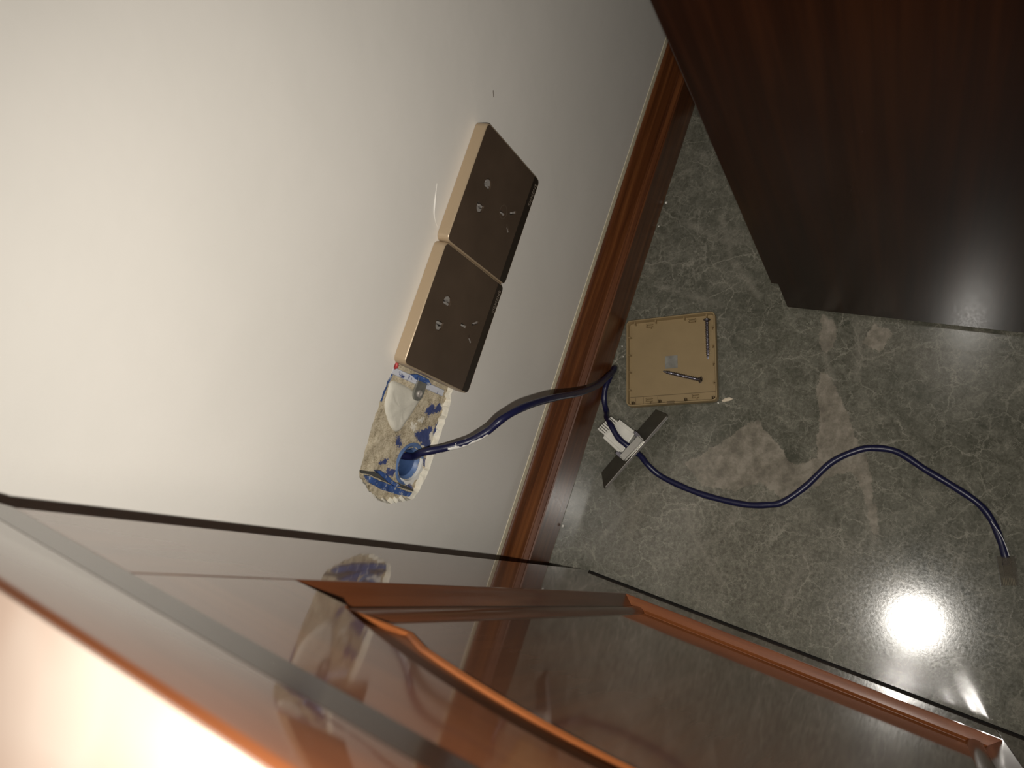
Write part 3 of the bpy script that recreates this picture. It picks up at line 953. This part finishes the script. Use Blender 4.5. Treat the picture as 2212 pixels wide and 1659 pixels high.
# white module
q = [Vector((-67.2, -33.3, 24)), Vector((-50.5, -44.0, 24)), Vector((-60.4, -69.8, 24)), Vector((-81.3, -63.4, 24))]
bm = bmesh.new()
axd = ((q[2] + q[3]) / 2 - (q[0] + q[1]) / 2).normalized()
qb = [q[0] + axd * 7.5, q[1] + axd * 7.5, q[2], q[3]]
low = [Vector((p.x, p.y, 4.0)) for p in qb]
loft(bm, [low, qb], True, True, True)
bmesh.ops.bevel(bm, geom=bm.edges[:], offset=1.0, segments=2, affect='EDGES')
blk = build('module_body', bm, M['module_white'], mo)
axd = ((q[2] + q[3]) / 2 - (q[0] + q[1]) / 2).normalized()
for k in range(8):
    t = (k + 0.5) / 8
    a = q[0].lerp(q[1], 0.04 + 0.92 * t)
    bm = bmesh.new()
    obox(bm, a + axd * 5.0 + Vector((0, 0, -7.6)), axd, axd.cross(uz).normalized(), uz, (10.0, 1.15, 16.5), 0.25, 1)
    build('rib', bm, M['module_white'], blk)
for s_ in (0, 1):
    a, b = (q[0], q[3]) if s_ == 0 else (q[1], q[2])
    bm = bmesh.new()
    dd = (b - a).normalized()
    obox(bm, a.lerp(b, 0.62) + Vector((0, 0, 0.2)), dd, dd.cross(uz).normalized(), uz, ((b - a).length * 0.62, 2.2, 1.6), 0.3, 1)
    build('side_rail', bm, M['module_white'], blk)
fl = [Vector((-86.0, -63.1, 24)), Vector((-62.5, -74.7, 24)), Vector((-64.3, -83.0, 24)), Vector((-86.9, -70.1, 24))]
bm = bmesh.new()
fa = (fl[1] - fl[0]).normalized(); fb = Vector((-fa.y, fa.x, 0))
fc = sum(fl, Vector()) / 4
obox(bm, fc + Vector((0, 0, 2.4)), fa, fb, uz, (26.5, 7.2, 5.0), 1.1, 3)
build('flange', bm, M['edge_steel'], mo, smooth=True, angle=40)
for s_ in (-1, 1):
    bm = bmesh.new()
    obox(bm, fc + fa * (s_ * 12.2) + fb * 5.0 + Vector((0, 0, 0.5)), fa, fb, uz, (4.2, 5.5, 2.6), 0.4, 1)
    obox(bm, fc + fa * (s_ * 12.6) + fb * 8.4 + Vector((0, 0, 0.2)), fa, fb, uz, (3.0, 2.0, 3.4), 0.3, 1)
    build('spring_clip', bm, M['screw'], mo)

# ================================================================== BLANK PLATE, FACE DOWN
TH_ = math.radians(18.03)
bp = thing('blank_cover_plate', 'square tan plastic cover plate lying face down with two screws on it', 'cover plate', (17.78, -76.0, 0), TH_)
# local x = photo-up direction (v), local y = -u
U = lambda u, v, z: (v, -u, z)
bm = bmesh.new()
rings = []
for wd, z in ((84.5, 0.0), (85.6, 0.5), (86.0, 1.6), (86.0, 8.6), (85.6, 9.0), (83.6, 9.0), (83.2, 8.6), (82.8, 2.2)):
    rings.append([U(u, v, z) for u, v in rrect(wd, wd, max(2.0, 4.6 - (86 - wd) / 2), 6)])
loft(bm, rings, True, True, True)
build('shell', bm, M['moulded'], bp, world=False, smooth=True, angle=30)
bm = bmesh.new()
box(bm, (-33.2, -41.2, 2.15), (-32.7, 41.2, 2.6))
build('seam', bm, M['moulded_dark'], bp, world=False)
for uu in (-35.5, -28, -14):
    bm = bmesh.new()
    box(bm, (-40.5, -uu - 0.15, 2.15), (-33.4, -uu + 0.15, 2.5))
    build('seam', bm, M['moulded_dark'], bp, world=False)
bm = bmesh.new()
box(bm, (-7.2, -5.5, 2.2), (5.2, 6.7, 2.5))
build('foil_sticker', bm, M['foil'], bp, world=False)
def nub(u0, u1, v0, v1, z1=7.4, name='rib'):
    bm = bmesh.new()
    box(bm, (v0, -u1, 2.1), (v1, -u0, z1), 0.15, 1)
    build(name, bm, M['moulded'], bp, world=False)
for v in (26.5, 8.5, -8.5, -26.5):
    nub(-41.6, -39.2, v - 0.4, v + 0.4)
    nub(39.2, 41.6, v + 1.5, v + 2.3)
    nub(38.9, 39.5, v + 0.2, v + 2.3, 5.5)
for u in (-35, -14.5, 13.5, 34.5):
    nub(u - 0.5, u + 0.5, 38.8, 41.5)
# loop clips on the upper rim, forked clips on the lower rim
def clip(u, v, up_):
    bm = bmesh.new()
    box(bm, (v - 1.4, -u - 3.2, 2.1), (v - 0.7, -u + 3.2, 4.8), 0.1)
    box(bm, (v + 0.9, -u - 3.2, 2.1), (v + 1.6, -u + 3.2, 4.8), 0.1)
    box(bm, (v - 1.4, -u + 2.5, 2.1), (v + 1.6, -u + 3.2, 4.8), 0.1)
    if up_: box(bm, (v - 1.4, -u - 3.2, 2.1), (v + 1.6, -u - 2.5, 4.8), 0.1)
    else: box(bm, (v - 3.2, -u - 1.6, 2.1), (v - 1.4, -u - 1.0, 4.8), 0.1)
    build('clip', bm, M['moulded'], bp, world=False)
clip(-21, 37.2, False); clip(20.5, 37.6, True)
clip(-22, -37, False); clip(22, -36.4, False)
for u in (-37.5, -11.5, 13, 38.5):
    bm = bmesh.new()
    box(bm, (-40.6, -u - 1.1, 2.1), (-38.0, -u - 0.5, 7.0), 0.1)
    box(bm, (-40.6, -u + 0.5, 2.1), (-38.0, -u + 1.1, 7.0), 0.1)
    box(bm, (-38.4, -u - 1.1, 2.1), (-37.8, -u + 1.1, 5.0), 0.1)
    build('post', bm, M['moulded_dark'], bp, world=False)
bm = bmesh.new()
box(bm, (-43.2, -3.6, 7.6), (-40.9, 3.6, 9.12), 0.2)
build('rim_notch', bm, M['moulded_dark'], bp, world=False)

# ---- screws lying in it
def make_screw():
    t = thing('screw', 'x', 'screw')
    Lg = 38.5
    bm = bmesh.new()
    rings = []
    NA, NZ = 12, 230
    for i in range(NZ + 1):
        x = 2.0 + (Lg - 2.0) * i / NZ
        tip = min(1.0, (Lg - x) / 5.0)
        base_r = 1.3 * (0.55 + 0.45 * tip)
        ring = []
        for k in range(NA):
            a = 2 * math.pi * k / NA
            ph = (x / 1.7 - k / NA) % 1.0
            tr = 1 - abs(ph - 0.5) * 2
            r = base_r + (1.0 * tip * max(0, tr - 0.25) if x > 3 else 0)
            ring.append((x, r * math.cos(a), r * math.sin(a)))
        rings.append(ring)
    loft(bm, rings, True, True, True)
    build('threaded_shank', bm, M['screw'], t, world=False)
    bm = bmesh.new()
    lathe(bm, [(0.05, -0.35), (1.6, -0.3), (2.9, 0.0), (3.4, 0.5), (3.35, 0.9), (1.7, 2.6), (1.3, 3.2)], lambda a, b, h: (h, a, b), 24)
    hd = build('head', bm, M['screw'], t, world=False, smooth=True, angle=40)
    bm = bmesh.new()
    box(bm, (-0.5, -1.8, -0.35), (0.2, 1.8, 0.35))
    box(bm, (-0.5, -0.35, -1.8), (0.2, 0.35, 1.8))
    build('recess_shade', bm, M['black'], hd, world=False)  # black cross on the head paints the shade of its recess
    return t
def lay(s, head, tip, zf=2.2):
    h, tp = Vector((*head, zf + 3.35)), Vector((*tip, zf + 0.9))
    dv = (tp - h).normalized()
    s.rotation_mode = 'QUATERNION'
    s.rotation_quaternion = dv.to_track_quat('X', 'Z')
    s.location = h * MM
sc1 = make_screw()
sc2 = copy_tree(sc1)
lay(sc1, (63.6, -97.6), (28.4, -108.6))
lay(sc2, (5.6, -109.6), (6.0, -73.4))
tag(sc1, 'long countersunk screw lying along the rim of the tan cover plate', 'screw', 'screws on the cover plate')
tag(sc2, 'long countersunk screw lying slanted beside the grey sticker on the cover plate', 'screw', 'screws on the cover plate')

# ================================================================== DEBRIS
def lump(name, x, y, sx_, sy_, sz_, rz, mat, label, cat, group=None, seed=0):
    bm = bmesh.new()
    bmesh.ops.create_icosphere(bm, subdivisions=2, radius=1)
    c, s = math.cos(rz), math.sin(rz)
    for v in bm.verts:
        k = 1 + 0.35 * noise.noise(v.co * 1.4 + Vector((seed, 0, 0)))
        px, py, pz = v.co.x * sx_ * k, v.co.y * sy_ * k, max(-0.6, v.co.z) * sz_
        v.co = Vector((x + c * px - s * py, y + s * px + c * py, pz + 0.6 * sz_))
    return tag(build(name, bm, mat), label, cat, group)
lump('plaster_chip', -5.7, -136.2, 4.6, 1.8, 0.9, math.radians(-62), M['chip'], 'flat cream plaster chip on the floor by the cover plate corner', 'chip', None, 2)
CRUMBS = ['larger white plaster crumb at the baseboard foot toward the dark cabinet',
          'tiny white plaster crumb on the floor between baseboard and tan cover plate',
          'tiny white plaster crumb on the floor between baseboard and tan cover plate',
          'white plaster crumb at the baseboard foot beside the lacquered cabinet',
          'tiny white plaster crumb touching the cover plate corner by the cream chip',
          'tiny white plaster crumb at the baseboard beside the ribbed white module',
          'small white plaster crumb at the baseboard foot toward the dark cabinet']
for k, (x, y, r) in enumerate([(175.4, -20.5, 1.5), (21.6, -22.2, 0.8), (11.7, -26.7, 0.8), (-163.3, -20.5, 1.5), (-10.5, -129.3, 0.9), (-65.0, -26.5, 0.7), (149.7, -20.5, 0.8)]):
    lump('plaster_crumb', x, y, r, r * 0.8, r * 0.7, k, M['crumb'], CRUMBS[k], 'crumb', 'plaster crumbs on the floor', k * 3)
